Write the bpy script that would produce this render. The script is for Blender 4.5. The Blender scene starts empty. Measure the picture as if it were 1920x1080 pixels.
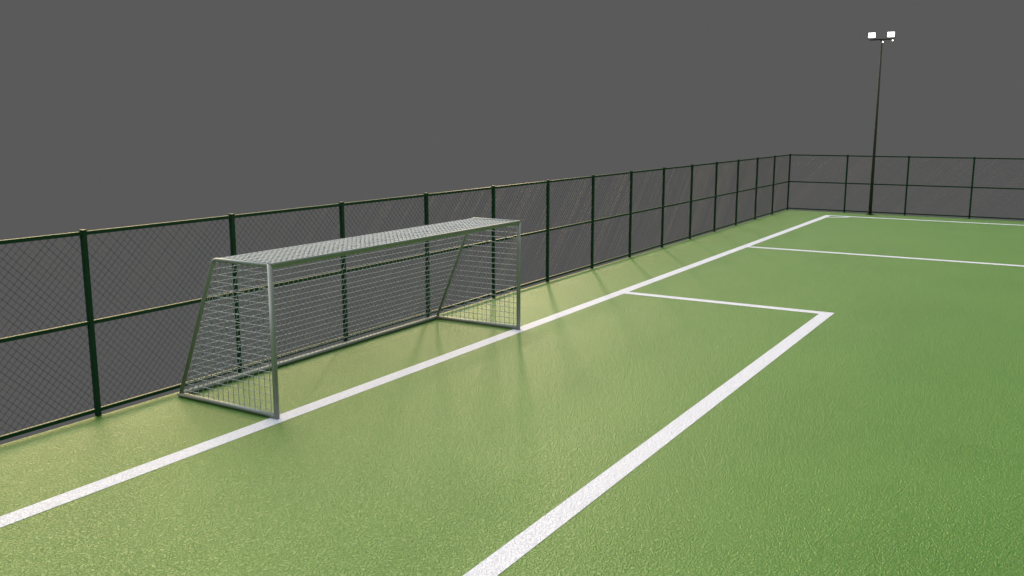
import bpy, bmesh, math, random
from mathutils import Vector, Matrix
random.seed(7)
R = math.radians
sc = bpy.context.scene
C = sc.collection

# ------------------------------------------------------------------ materials
def nmat(name):
    m = bpy.data.materials.new(name); m.use_nodes = True
    nt = m.node_tree
    return m, nt, nt.nodes['Principled BSDF']

def noise(nt, co, scale, detail=2.0, rough=0.5, dist=0.0):
    n = nt.nodes.new('ShaderNodeTexNoise'); n.noise_dimensions = '3D'
    n.inputs['Scale'].default_value = scale; n.inputs['Detail'].default_value = detail
    n.inputs['Roughness'].default_value = rough; n.inputs['Distortion'].default_value = dist
    nt.links.new(co, n.inputs['Vector']); return n

def ramp(nt, fac, stops):
    r = nt.nodes.new('ShaderNodeValToRGB')
    el = r.color_ramp.elements
    while len(el) < len(stops): el.new(0.5)
    for e, (p, c) in zip(el, stops): e.position = p; e.color = (*c, 1)
    nt.links.new(fac, r.inputs['Fac']); return r

def surface_bump(nt, co, bs, strength, dist):
    """fine wormy relief of the rolled synthetic surface"""
    a0 = noise(nt, co, 24, 1.2, 0.45, 0.6)
    sb = nt.nodes.new('ShaderNodeMath'); sb.operation = 'SUBTRACT'
    nt.links.new(a0.outputs['Fac'], sb.inputs[0]); sb.inputs[1].default_value = 0.5
    ab = nt.nodes.new('ShaderNodeMath'); ab.operation = 'ABSOLUTE'
    nt.links.new(sb.outputs[0], ab.inputs[0])
    a = nt.nodes.new('ShaderNodeMapRange')          # creases where the noise crosses its mean
    nt.links.new(ab.outputs[0], a.inputs['Value']); a.inputs['From Max'].default_value = 0.13
    b = noise(nt, co, 62, 1.0, 0.5, 0.2)
    ad = nt.nodes.new('ShaderNodeMath'); ad.operation = 'MULTIPLY_ADD'
    nt.links.new(b.outputs['Fac'], ad.inputs[0]); ad.inputs[1].default_value = 0.6
    nt.links.new(a.outputs['Result'], ad.inputs[2])
    bp = nt.nodes.new('ShaderNodeBump'); bp.inputs['Strength'].default_value = strength
    bp.inputs['Distance'].default_value = dist
    nt.links.new(ad.outputs[0], bp.inputs['Height'])
    nt.links.new(bp.outputs['Normal'], bs.inputs['Normal'])

def make_turf():
    m, nt, bs = nmat('green_turf')
    tc = nt.nodes.new('ShaderNodeTexCoord').outputs['Object']
    big = noise(nt, tc, 0.35, 3.0, 0.6)
    r = ramp(nt, big.outputs['Fac'], [(0.3, (0.057, 0.184, 0.005)), (0.7, (0.073, 0.208, 0.010))])
    fine = noise(nt, tc, 42, 2.0, 0.65)
    r2 = ramp(nt, fine.outputs['Fac'], [(0.34, (0.50, 0.56, 0.48)), (0.42, (0.95, 0.95, 0.95)), (0.75, (1.12, 1.08, 1.06))])
    mx = nt.nodes.new('ShaderNodeMix'); mx.data_type = 'RGBA'; mx.blend_type = 'MULTIPLY'
    mx.inputs['Factor'].default_value = 1
    nt.links.new(r.outputs['Color'], mx.inputs['A']); nt.links.new(r2.outputs['Color'], mx.inputs['B'])
    nt.links.new(mx.outputs['Result'], bs.inputs['Base Color'])
    rr = nt.nodes.new('ShaderNodeMapRange')
    nt.links.new(big.outputs['Fac'], rr.inputs['Value'])
    rr.inputs['To Min'].default_value = 0.42; rr.inputs['To Max'].default_value = 0.52
    nt.links.new(rr.outputs['Result'], bs.inputs['Roughness'])
    bs.inputs['Specular IOR Level'].default_value = 0.60
    surface_bump(nt, tc, bs, 0.9, 0.012)
    return m

def make_line_paint():
    m, nt, bs = nmat('white_line_paint')
    tc = nt.nodes.new('ShaderNodeTexCoord').outputs['Object']
    fine = noise(nt, tc, 42, 2.0, 0.65)
    r = ramp(nt, fine.outputs['Fac'], [(0.34, (0.46, 0.47, 0.54)), (0.42, (0.66, 0.67, 0.735)), (0.8, (0.71, 0.72, 0.79))])
    nt.links.new(r.outputs['Color'], bs.inputs['Base Color'])
    bs.inputs['Roughness'].default_value = 0.5
    surface_bump(nt, tc, bs, 0.85, 0.0115)
    return m

def make_paint(name, col, rough, metal=0.0, var=0.15, spec=0.5, coat=0.0):
    m, nt, bs = nmat(name)
    tc = nt.nodes.new('ShaderNodeTexCoord').outputs['Object']
    n = noise(nt, tc, 7, 4.0, 0.6)
    lo = tuple(c * (1 - var) for c in col); hi = tuple(min(1, c * (1 + var)) for c in col)
    r = ramp(nt, n.outputs['Fac'], [(0.3, lo), (0.7, hi)])
    nt.links.new(r.outputs['Color'], bs.inputs['Base Color'])
    rr = nt.nodes.new('ShaderNodeMapRange'); nt.links.new(n.outputs['Fac'], rr.inputs['Value'])
    rr.inputs['To Min'].default_value = rough * 0.85; rr.inputs['To Max'].default_value = rough * 1.15
    nt.links.new(rr.outputs['Result'], bs.inputs['Roughness'])
    bs.inputs['Metallic'].default_value = metal
    bs.inputs['Specular IOR Level'].default_value = spec
    return m

def make_lens(name, col, s):
    m, nt, bs = nmat(name)
    bs.inputs['Base Color'].default_value = (0.8, 0.8, 0.8, 1)
    bs.inputs['Emission Color'].default_value = (*col, 1)
    bs.inputs['Emission Strength'].default_value = s
    return m

M = dict(
    turf=make_turf(), line=make_line_paint(),
    slab=make_paint('concrete', (0.25, 0.25, 0.24), 0.8),
    green=make_paint('dark_green_powder_coat', (0.008, 0.048, 0.017), 0.46, spec=0.22),
    wire=make_paint('green_coated_wire', (0.008, 0.014, 0.011), 0.36, spec=0.3),
    alu=make_paint('brushed_aluminium', (0.375, 0.39, 0.335), 0.50, metal=0.35, spec=0.35, var=0.06),
    net=make_paint('net_cord', (0.46, 0.48, 0.50), 0.55, metal=0.4, var=0.05),
    pole=make_paint('weathered_pole_paint', (0.052, 0.058, 0.044), 0.75, spec=0.15),
    lens=make_lens('flood_lens', (1.0, 0.99, 0.97), 6.0),
    steel=make_paint('galvanised_fitting', (0.80, 0.80, 0.78), 0.35),
)

# ------------------------------------------------------------------ helpers
def build(name, bm, mat, parent=None, smooth=False):
    me = bpy.data.meshes.new(name)
    bmesh.ops.recalc_face_normals(bm, faces=bm.faces)
    bm.to_mesh(me); bm.free()
    me.materials.append(mat)
    if smooth:
        for p in me.polygons: p.use_smooth = True
    o = bpy.data.objects.new(name, me); C.objects.link(o)
    if parent: o.parent = parent
    return o

def thing(name, label, cat, loc=(0, 0, 0), rz=0.0, group=None):
    o = bpy.data.objects.new(name, None); C.objects.link(o)
    o.location = loc; o.rotation_euler = (0, 0, rz)
    o.empty_display_size = 0.3
    o['label'] = label; o['category'] = cat
    if group: o['group'] = group
    return o

def add_box(bm, a, b, bev=0.0):
    a = Vector(a); b = Vector(b)
    c = (a + b) / 2; s = b - a
    r = bmesh.ops.create_cube(bm, size=1, matrix=Matrix.Translation(c) @ Matrix.Diagonal((abs(s.x), abs(s.y), abs(s.z), 1)))
    if bev:
        es = set()
        for v in r['verts']: es.update(v.link_edges)
        bmesh.ops.bevel(bm, geom=list(es), offset=bev, segments=2, affect='EDGES', profile=0.5)

def add_tube(bm, pts, rad, n=12, caps=True, roll=0.0):
    """a tube swept along pts; rad is a number or a list"""
    pts = [Vector(p) for p in pts]
    rads = rad if isinstance(rad, (list, tuple)) else [rad] * len(pts)
    up = Vector((0, 0, 1))
    d0 = (pts[1] - pts[0]).normalized()
    if abs(d0.dot(up)) > 0.95: up = Vector((1, 0, 0))
    side = d0.cross(up).normalized()
    rings = []
    for i, p in enumerate(pts):
        if i == 0: d = (pts[1] - pts[0]).normalized(); k = 1
        elif i == len(pts) - 1: d = (pts[-1] - pts[-2]).normalized(); k = 1
        else:
            d1 = (p - pts[i - 1]).normalized(); d2 = (pts[i + 1] - p).normalized()
            d = (d1 + d2).normalized()
        s = (side - d * side.dot(d)).normalized(); side = s
        t = d.cross(s).normalized()
        rings.append([bm.verts.new(p + (s * math.cos(roll + 2 * math.pi * (j + .5) / n) + t * math.sin(roll + 2 * math.pi * (j + .5) / n)) * rads[i]) for j in range(n)])
    for r0, r1 in zip(rings, rings[1:]):
        for j in range(n):
            bm.faces.new((r0[j], r0[(j + 1) % n], r1[(j + 1) % n], r1[j]))
    if caps:
        bm.faces.new(rings[0]); bm.faces.new(rings[-1])

def smooth_tube(name, pts, rad, mat, parent, n=20):
    bm = bmesh.new(); add_tube(bm, pts, rad, n)
    o = build(name, bm, mat, parent, smooth=True)
    for p in o.data.polygons:
        if len(p.vertices) > 4: p.use_smooth = False
    return o

# ------------------------------------------------------------------ ground and pitch markings
FX = -2.55            # side fence line
FY = 35.60            # far fence line
bm = bmesh.new()
def sheet(bm, x0, x1, y0, y1, z):
    bm.faces.new([bm.verts.new((x0, y0, z)), bm.verts.new((x1, y0, z)), bm.verts.new((x1, y1, z)), bm.verts.new((x0, y1, z))])
add_box(bm, (-2.552, -40.0, -0.35), (108.0, FY + 0.01, 0.0))
g = build('ground', bm, M['turf'])
g['kind'] = 'structure'

W = 0.30              # width of the painted lines
bm = bmesh.new(); Z = 0.004
def poly(pts): bm.faces.new([bm.verts.new((x, y, Z)) for x, y in pts])
SY = 33.72            # outer edge of the far touch line
# goal line (one strip), every other line butts against it
poly([(-.15, -SY), (.15, -SY), (.15, SY), (-.15, SY)])
def box_lines(hy, dx):
    # hy = outer half width, dx = outer depth
    poly([(.15, hy - W), (dx - W, hy - W), (dx, hy), (.15, hy)])
    poly([(.15, -hy), (dx, -hy), (dx - W, -hy + W), (.15, -hy + W)])
    poly([(dx - W, -hy + W), (dx, -hy), (dx, hy), (dx - W, hy - W)])
box_lines(9.19, 5.58)
box_lines(20.15, 16.60)
poly([(.15, SY - W), (104.0, SY - W), (104.0, SY), (.15, SY)])
poly([(.15, -SY), (104.0, -SY), (104.0, -SY + W), (.15, -SY + W)])
ln = build('pitch_lines', bm, M['line'])
ln['kind'] = 'structure'
# corner arcs, just above the lines they run into
bm = bmesh.new()
for s in (1, -1):
    N = 24; ro = 1.06; ri = 0.86
    o_ = (0.10, s * (SY - 0.12))
    prev = None
    for i in range(N + 1):
        a = math.pi / 2 * i / N
        p = [(o_[0] + r * math.cos(a), o_[1] - s * r * math.sin(a)) for r in (ri, ro)]
        p = [bm.verts.new((x, y, 0.008)) for x, y in p]
        if prev: bm.faces.new((prev[0], prev[1], p[1], p[0]) if s > 0 else (prev[1], prev[0], p[0], p[1]))
        prev = p
a = build('corner_arc_lines', bm, M['line']); a['kind'] = 'structure'

# ------------------------------------------------------------------ chain link fences
PW = 0.076; H = 2.93; RT = 0.052
RAILS = [(2.858, 2.914), (1.470, 1.528), (0.068, 0.126)]
def post_mesh():
    bm = bmesh.new(); add_box(bm, (-PW/2, -PW/2, 0), (PW/2, PW/2, H), 0.007); return bm
def cap_mesh():
    bm = bmesh.new(); c = PW/2 + .006
    add_box(bm, (-c, -c, H - .012), (c, c, H + .010), 0.004); return bm
def rail_mesh(L, z0, z1):
    bm = bmesh.new(); add_box(bm, (PW/2, -RT/2, z0), (L - PW/2, RT/2, z1), 0.0015); return bm
def wires_mesh(L, seed=1, shiny=.12):
    rnd = random.Random(seed)
    """diamond mesh of one bay: two families of straight crossing wires"""
    bm = bmesh.new(); st = L / 23.0; r = 0.0030
    for (z0, z1) in ((RAILS[2][1], RAILS[1][0]), (RAILS[1][1], RAILS[0][0])):
        hgt = z1 - z0; x0 = PW/2; x1 = L - PW/2
        k = -int(hgt / st) - 1
        while k * st < L:
            for sgn in (1, -1):
                # wire x = k*st + (z-z0) for sgn 1; mirrored for -1
                a = k * st + .02; lo = 0.0; hi = hgt
                xs = max(x0, a); ys = xs - a
                xe = min(x1, a + hgt); ye = xe - a
                if xe - xs < .01: continue
                p, q = Vector((xs, 0, z0 + ys)), Vector((xe, 0, z0 + ye))
                if sgn < 0:
                    p.x = L - p.x; q.x = L - q.x
                p.y = q.y = sgn * r * 0.9
                nf = len(bm.faces)
                add_tube(bm, [p, q], r, 5, caps=False, roll=rnd.uniform(0, 6.3))
                if sgn > 0 and rnd.random() < shiny:
                    bm.faces.ensure_lookup_table()
                    for f in bm.faces[nf:]: f.smooth = True
            k += 1
    return bm

def fence(name, label, loc, rz, bays, L, first_post=True, shiny=.06):
    t = thing(name, label, 'fence', loc, rz)
    post0 = build('post', post_mesh(), M['green'])
    cap0 = build('post_cap', cap_mesh(), M['green'], post0)
    rails0 = [build('rail', rail_mesh(L, *z), M['green']) for z in RAILS]
    w0 = build('wire_mesh', wires_mesh(L, 1, shiny), M['wire'])
    wm = [w0.data]
    for sd in (2, 3, 4):
        tmp = build('wire_mesh', wires_mesh(L, sd, shiny), M['wire']); wm.append(tmp.data); bpy.data.objects.remove(tmp)
    used = False
    for i in range(bays + 1):
        if i > 0 or first_post:
            if not used: p, c = post0, cap0; used = True
            else:
                p = post0.copy(); c = cap0.copy(); C.objects.link(p); C.objects.link(c)
            p.parent = t; p.location = (i * L, 0, 0); c.parent = p
        if i < bays:
            for r0 in rails0 + [w0]:
                o = r0 if i == 0 else r0.copy()
                if i: C.objects.link(o)
                if r0 is w0 and i: o.data = wm[(i * 3 + i // 4) % 4]
                o.parent = t; o.location = (i * L, 0, 0)
    return t

S = 2.9002
Y0 = -5.0444 + 0.035
nb = 14 + 2
fence('chain_link_fence', 'dark green chain link fence running along the goal line behind the goal',
      (FX, Y0 - 2 * S, 0), math.pi / 2, nb, S)
S2 = 2.8946
fence('chain_link_fence', 'dark green chain link fence across the far end behind the floodlight pole',
      (FX, Y0 + 14 * S, 0), 0.0, 6, S2, first_post=False, shiny=.45)
FARY = Y0 + 14 * S

# ------------------------------------------------------------------ goal
goal = thing('football_goal', 'silver framed football goal with white net standing on the goal line', 'goal', (-0.035, 0, 0))
GH = 2.40; HW = 3.66; PR = 0.043
A = 1.235; B = 2.235; SR = 0.033; GR = 0.040
def goal_post(s):
    o = smooth_tube('goal_post', [(0, s*HW, 0.004), (0, s*HW, GH)], PR, M['alu'], goal, 28)
    for v in o.data.vertices:
        if v.co.z > 1: v.co.z = GH + s * (v.co.y - s*HW)      # mitre
    return o
for s in (-1, 1): goal_post(s)
# crossbar with mitred ends resting over the posts
cb = smooth_tube('crossbar', [(0, -HW, GH), (0, HW, GH)], PR, M['alu'], goal, 28)
for v in cb.data.vertices:
    s = 1 if v.co.y > 0 else -1
    v.co.y = s * (HW + (v.co.z - GH))
for s in (-1, 1):
    # bent tube: top arm, rounded corner and sloping back stay
    zt = GH + 0.012
    top = Vector((-A, s*HW, zt)); bot = Vector((-B, s*HW, GR))
    d1 = Vector((1, 0, 0)); d2 = (bot - top).normalized(); rr = 0.085
    pts = [Vector((-0.02, s*HW, zt)), top + d1 * rr]
    p0 = top + d1 * rr; p2 = top + d2 * rr
    for k in range(1, 8):
        u = k / 8; pts.append(p0 * (1-u)**2 + top * 2*u*(1-u) + p2 * u*u)
    pts += [p2, bot]
    smooth_tube('back_stay', pts, SR, M['alu'], goal, 20)
    smooth_tube('ground_bar', [(-PR*.3, s*HW, GR + .003), (-B - GR, s*HW, GR + .003)], GR, M['alu'], goal, 20)
smooth_tube('ground_bar', [(-B, -HW + GR*.5, GR + .003), (-B, HW - GR*.5, GR + .003)], GR * 1.0, M['alu'], goal, 20)
# rivets/hooks holding the net at the crossbar
NS = 0.12; NR = 0.0054
def strand(bm, p, q, NR=NR):
    """one cord with a very slight slack"""
    p = Vector(p); q = Vector(q); L = (q - p).length
    if L < .03: return
    n = max(2, int(L / .5) + 1)
    j = Vector((random.uniform(-1, 1), random.uniform(-1, 1), random.uniform(-1, .3))) * 0.004
    pts = [p + (q - p) * (i / n) + j * math.sin(math.pi * i / n) for i in range(n + 1)]
    add_tube(bm, pts, NR, 6, caps=False)
def xback(z): return -A - (B - A) * (GH - z) / (GH - GR)
for s in (-1, 1):
    bm = bmesh.new(); y = s * (HW - .01)
    k = 1
    while k * NS < B - .03:
        x = -k * NS
        ztop = GH if -x <= A else GH - (GH - GR) * (-x - A) / (B - A)
        strand(bm, (x, y, GR), (x, y, ztop)); k += 1
    k = 1
    while k * NS < GH - .03:
        z = k * NS + .01; strand(bm, (-.02, y, z), (xback(z), y, z)); k += 1
    build('side_net', bm, M['net'], goal, smooth=True)
bm = bmesh.new()
n = int(2 * HW / NS)
for i in range(1, n + 1):
    y = -HW + 2 * HW * i / (n + 1)
    strand(bm, (-B, y, GR), (-A, y, GH + .01))
nz = 21
for i in range(0, nz):
    z = GR + (GH - GR) * (i + .6) / nz
    strand(bm, (xback(z), -HW, z), (xback(z), HW, z))
build('back_net', bm, M['net'], goal, smooth=True)
bm = bmesh.new()
for i in range(1, n + 1):
    y = -HW + 2 * HW * i / (n + 1)
    strand(bm, (-A, y, GH + .012), (-.01, y, GH + .012), .0074)
for i in range(0, 13):
    x = -A * (i + .0) / 12.3 - .03
    strand(bm, (x, -HW, GH + .014), (x, HW, GH + .014), .0076)
strand(bm, (-A, -HW, GH + .013), (-A, HW, GH + .013))
build('top_net', bm, M['net'], goal, smooth=True)

# ------------------------------------------------------------------ floodlight
PX, PY = 1.685, 35.12
fl = thing('floodlight_pole', 'tall dark tapered floodlight pole with two lit lamps by far fence', 'floodlight', (PX, PY, 0))
bm = bmesh.new(); add_tube(bm, [(0, 0, 0), (0, 0, 4.2), (0, 0, 8.50)], [0.084, 0.060, 0.038], 16)
build('pole', bm, M['pole'], fl, smooth=True)
bm = bmesh.new(); add_box(bm, (-.16, -.16, 0.0), (.16, .16, .022), .004)
for sx in (-1, 1):
    for sy in (-1, 1): add_tube(bm, [(sx*.125, sy*.125, .022), (sx*.125, sy*.125, .05)], .012, 6)
build('base_plate', bm, M['pole'], fl)
bm = bmesh.new(); add_box(bm, (-.56, -.035, 8.49), (.54, .035, 8.555), .006)
add_box(bm, (-.06, -.06, 8.42), (.06, .06, 8.488), .006)
build('cross_arm', bm, M['pole'], fl)
def lamp(x, yaw):
    h = bpy.data.objects.new('lamp_head', None)
    bm = bmesh.new()
    # tapered housing: deep box narrowing to the back, open at the front
    w, hh, dp = .162, .116, .12
    f = [bm.verts.new((sx*w, 0, sz*hh)) for sx, sz in ((-1,-1),(1,-1),(1,1),(-1,1))]
    b = [bm.verts.new((sx*w*.6, dp, sz*hh*.6)) for sx, sz in ((-1,-1),(1,-1),(1,1),(-1,1))]
    for i in range(4): bm.faces.new((f[i], f[(i+1)%4], b[(i+1)%4], b[i]))
    bm.faces.new(b); bm.faces.new(f)
    head = build('lamp_head', bm, M['pole'], fl)
    bpy.data.objects.remove(h)
    head.location = (x, -.03, 8.735); head.rotation_euler = (R(12), 0, R(yaw))
    bm = bmesh.new(); add_box(bm, (-w*.96, -.012, -hh*.95), (w*.96, -.001, hh*.95), .004)
    build('lens', bm, M['lens'], head)
    bm = bmesh.new()
    for sx in (-1, 1): add_box(bm, (sx*(w+.006)-.005, .02, -.20), (sx*(w+.006)+.005, .06, .02))
    add_box(bm, (-w-.011, .02, -.215), (w+.011, .06, -.2025))
    build('bracket', bm, M['pole'], head)
    return head
lamp(-.475, 6); lamp(.40, 14)
for (x, z) in ((.50, 8.455), (.055, 8.40)):
    bm = bmesh.new()
    bmesh.ops.create_uvsphere(bm, u_segments=12, v_segments=8, radius=.026, matrix=Matrix.Translation((x, -.075, z)) @ Matrix.Diagonal((1, 1, 1.3, 1)))
    build('spot_lamp', bm, M['lens'], fl, smooth=True)

# ------------------------------------------------------------------ camera
cam = bpy.data.cameras.new('camera'); co = bpy.data.objects.new('camera', cam); C.objects.link(co)
yaw, pit = 2.1172, -0.1782
cam.sensor_width = 36; cam.lens = 36 * 1718.77 / 1920
cam.clip_start = 0.1; cam.clip_end = 1000
co.location = (10.2042, -13.4529, 4.5344)
d = Vector((math.cos(yaw)*math.cos(pit), math.sin(yaw)*math.cos(pit), math.sin(pit)))
co.rotation_euler = d.to_track_quat('-Z', 'Y').to_euler()
sc.camera = co

# ------------------------------------------------------------------ light
SUN_EL, SUN_AZ = 14.5, 122.0     # azimuth counted from +X towards +Y
sv = Vector((math.cos(R(SUN_AZ))*math.cos(R(SUN_EL)), math.sin(R(SUN_AZ))*math.cos(R(SUN_EL)), math.sin(R(SUN_EL))))
sl = bpy.data.lights.new('sun', 'SUN'); sl.energy = 0.45; sl.angle = R(3); sl.color = (1.0, 0.76, 0.46)
so = bpy.data.objects.new('sun', sl); C.objects.link(so)
so.rotation_euler = (-sv).to_track_quat('-Z', 'Y').to_euler(); so.location = (0, 0, 30)

w = bpy.data.worlds.new('World'); sc.world = w; w.use_nodes = True
nt = w.node_tree; nt.nodes.clear()
out = nt.nodes.new('ShaderNodeOutputWorld'); bg = nt.nodes.new('ShaderNodeBackground')
nt.links.new(bg.outputs[0], out.inputs[0])
dirv = nt.nodes.new('ShaderNodeTexCoord').outputs['Generated']
sep = nt.nodes.new('ShaderNodeSeparateXYZ'); nt.links.new(dirv, sep.inputs[0])
def mrange(v, a, b, lo=0., hi=1., kind='SMOOTHSTEP'):
    n = nt.nodes.new('ShaderNodeMapRange'); n.interpolation_type = kind; n.clamp = True if kind == 'LINEAR' else n.clamp
    nt.links.new(v, n.inputs['Value'])
    for k, x in (('From Min', a), ('From Max', b), ('To Min', lo), ('To Max', hi)): n.inputs[k].default_value = x
    return n.outputs['Result']
def vscale(colsock, fac):
    n = nt.nodes.new('ShaderNodeVectorMath'); n.operation = 'SCALE'
    if isinstance(colsock, tuple): n.inputs[0].default_value = colsock
    else: nt.links.new(colsock, n.inputs[0])
    if isinstance(fac, float): n.inputs['Scale'].default_value = fac
    else: nt.links.new(fac, n.inputs['Scale'])
    return n.outputs[0]
def vadd(a, b):
    n = nt.nodes.new('ShaderNodeVectorMath'); n.operation = 'ADD'
    nt.links.new(a, n.inputs[0]); nt.links.new(b, n.inputs[1]); return n.outputs[0]
def mul(a, b):
    n = nt.nodes.new('ShaderNodeMath'); n.operation = 'MULTIPLY'
    nt.links.new(a, n.inputs[0])
    if isinstance(b, float): n.inputs[1].default_value = b
    else: nt.links.new(b, n.inputs[1])
    return n.outputs[0]
z = sep.outputs['Z']
# flat grey evening cloud bank round the horizon, clearer bright sky overhead, warm break low in the clouds
GREY = (0.1022, 0.1022, 0.1022)
up = mrange(z, 0.38, 1.0)
bank = vscale(GREY, mrange(z, 0.38, 1.0, 1., 0.))
sky = nt.nodes.new('ShaderNodeTexSky'); sky.sky_type = 'NISHITA'; sky.sun_disc = False
sky.sun_elevation = R(SUN_EL); sky.sun_rotation = R(90 - SUN_AZ)
over = vadd(vscale(sky.outputs[0], 0.08), vscale((0.84, 0.93, 1.06), 1.65))
col = vadd(bank, vscale(over, up))
def lobe(az, el, width, color, strength, zlo=0.155, zhi=0.24):
    v = (math.cos(R(az))*math.cos(R(el)), math.sin(R(az))*math.cos(R(el)), math.sin(R(el)))
    n = nt.nodes.new('ShaderNodeVectorMath'); n.operation = 'DOT_PRODUCT'
    nt.links.new(dirv, n.inputs[0]); n.inputs[1].default_value = v
    f = mrange(n.outputs['Value'], math.cos(R(width)), 1.0)
    return vscale(color, mul(mul(f, mrange(z, zlo, zhi)), strength))
col = vadd(col, lobe(154, 18, 34, (1.0, 0.74, 0.34), 4.4))
col = vadd(col, lobe(147, 17, 11, (1.0, 0.72, 0.32), 7.0))
col = vadd(col, lobe(152, 34, 42, (1.0, 0.90, 0.72), 3.8, 0.25, 0.5))
col = vadd(col, lobe(119, 10, 15, (1.0, 0.74, 0.42), 0.9, 0.13, 0.165))
nt.links.new(col, bg.inputs['Color']); bg.inputs['Strength'].default_value = 1.0

sc.view_settings.view_transform = 'Standard'; sc.view_settings.look = 'None'
sc.view_settings.exposure = 0; sc.view_settings.gamma = 1
sc.cycles.max_bounces = 6
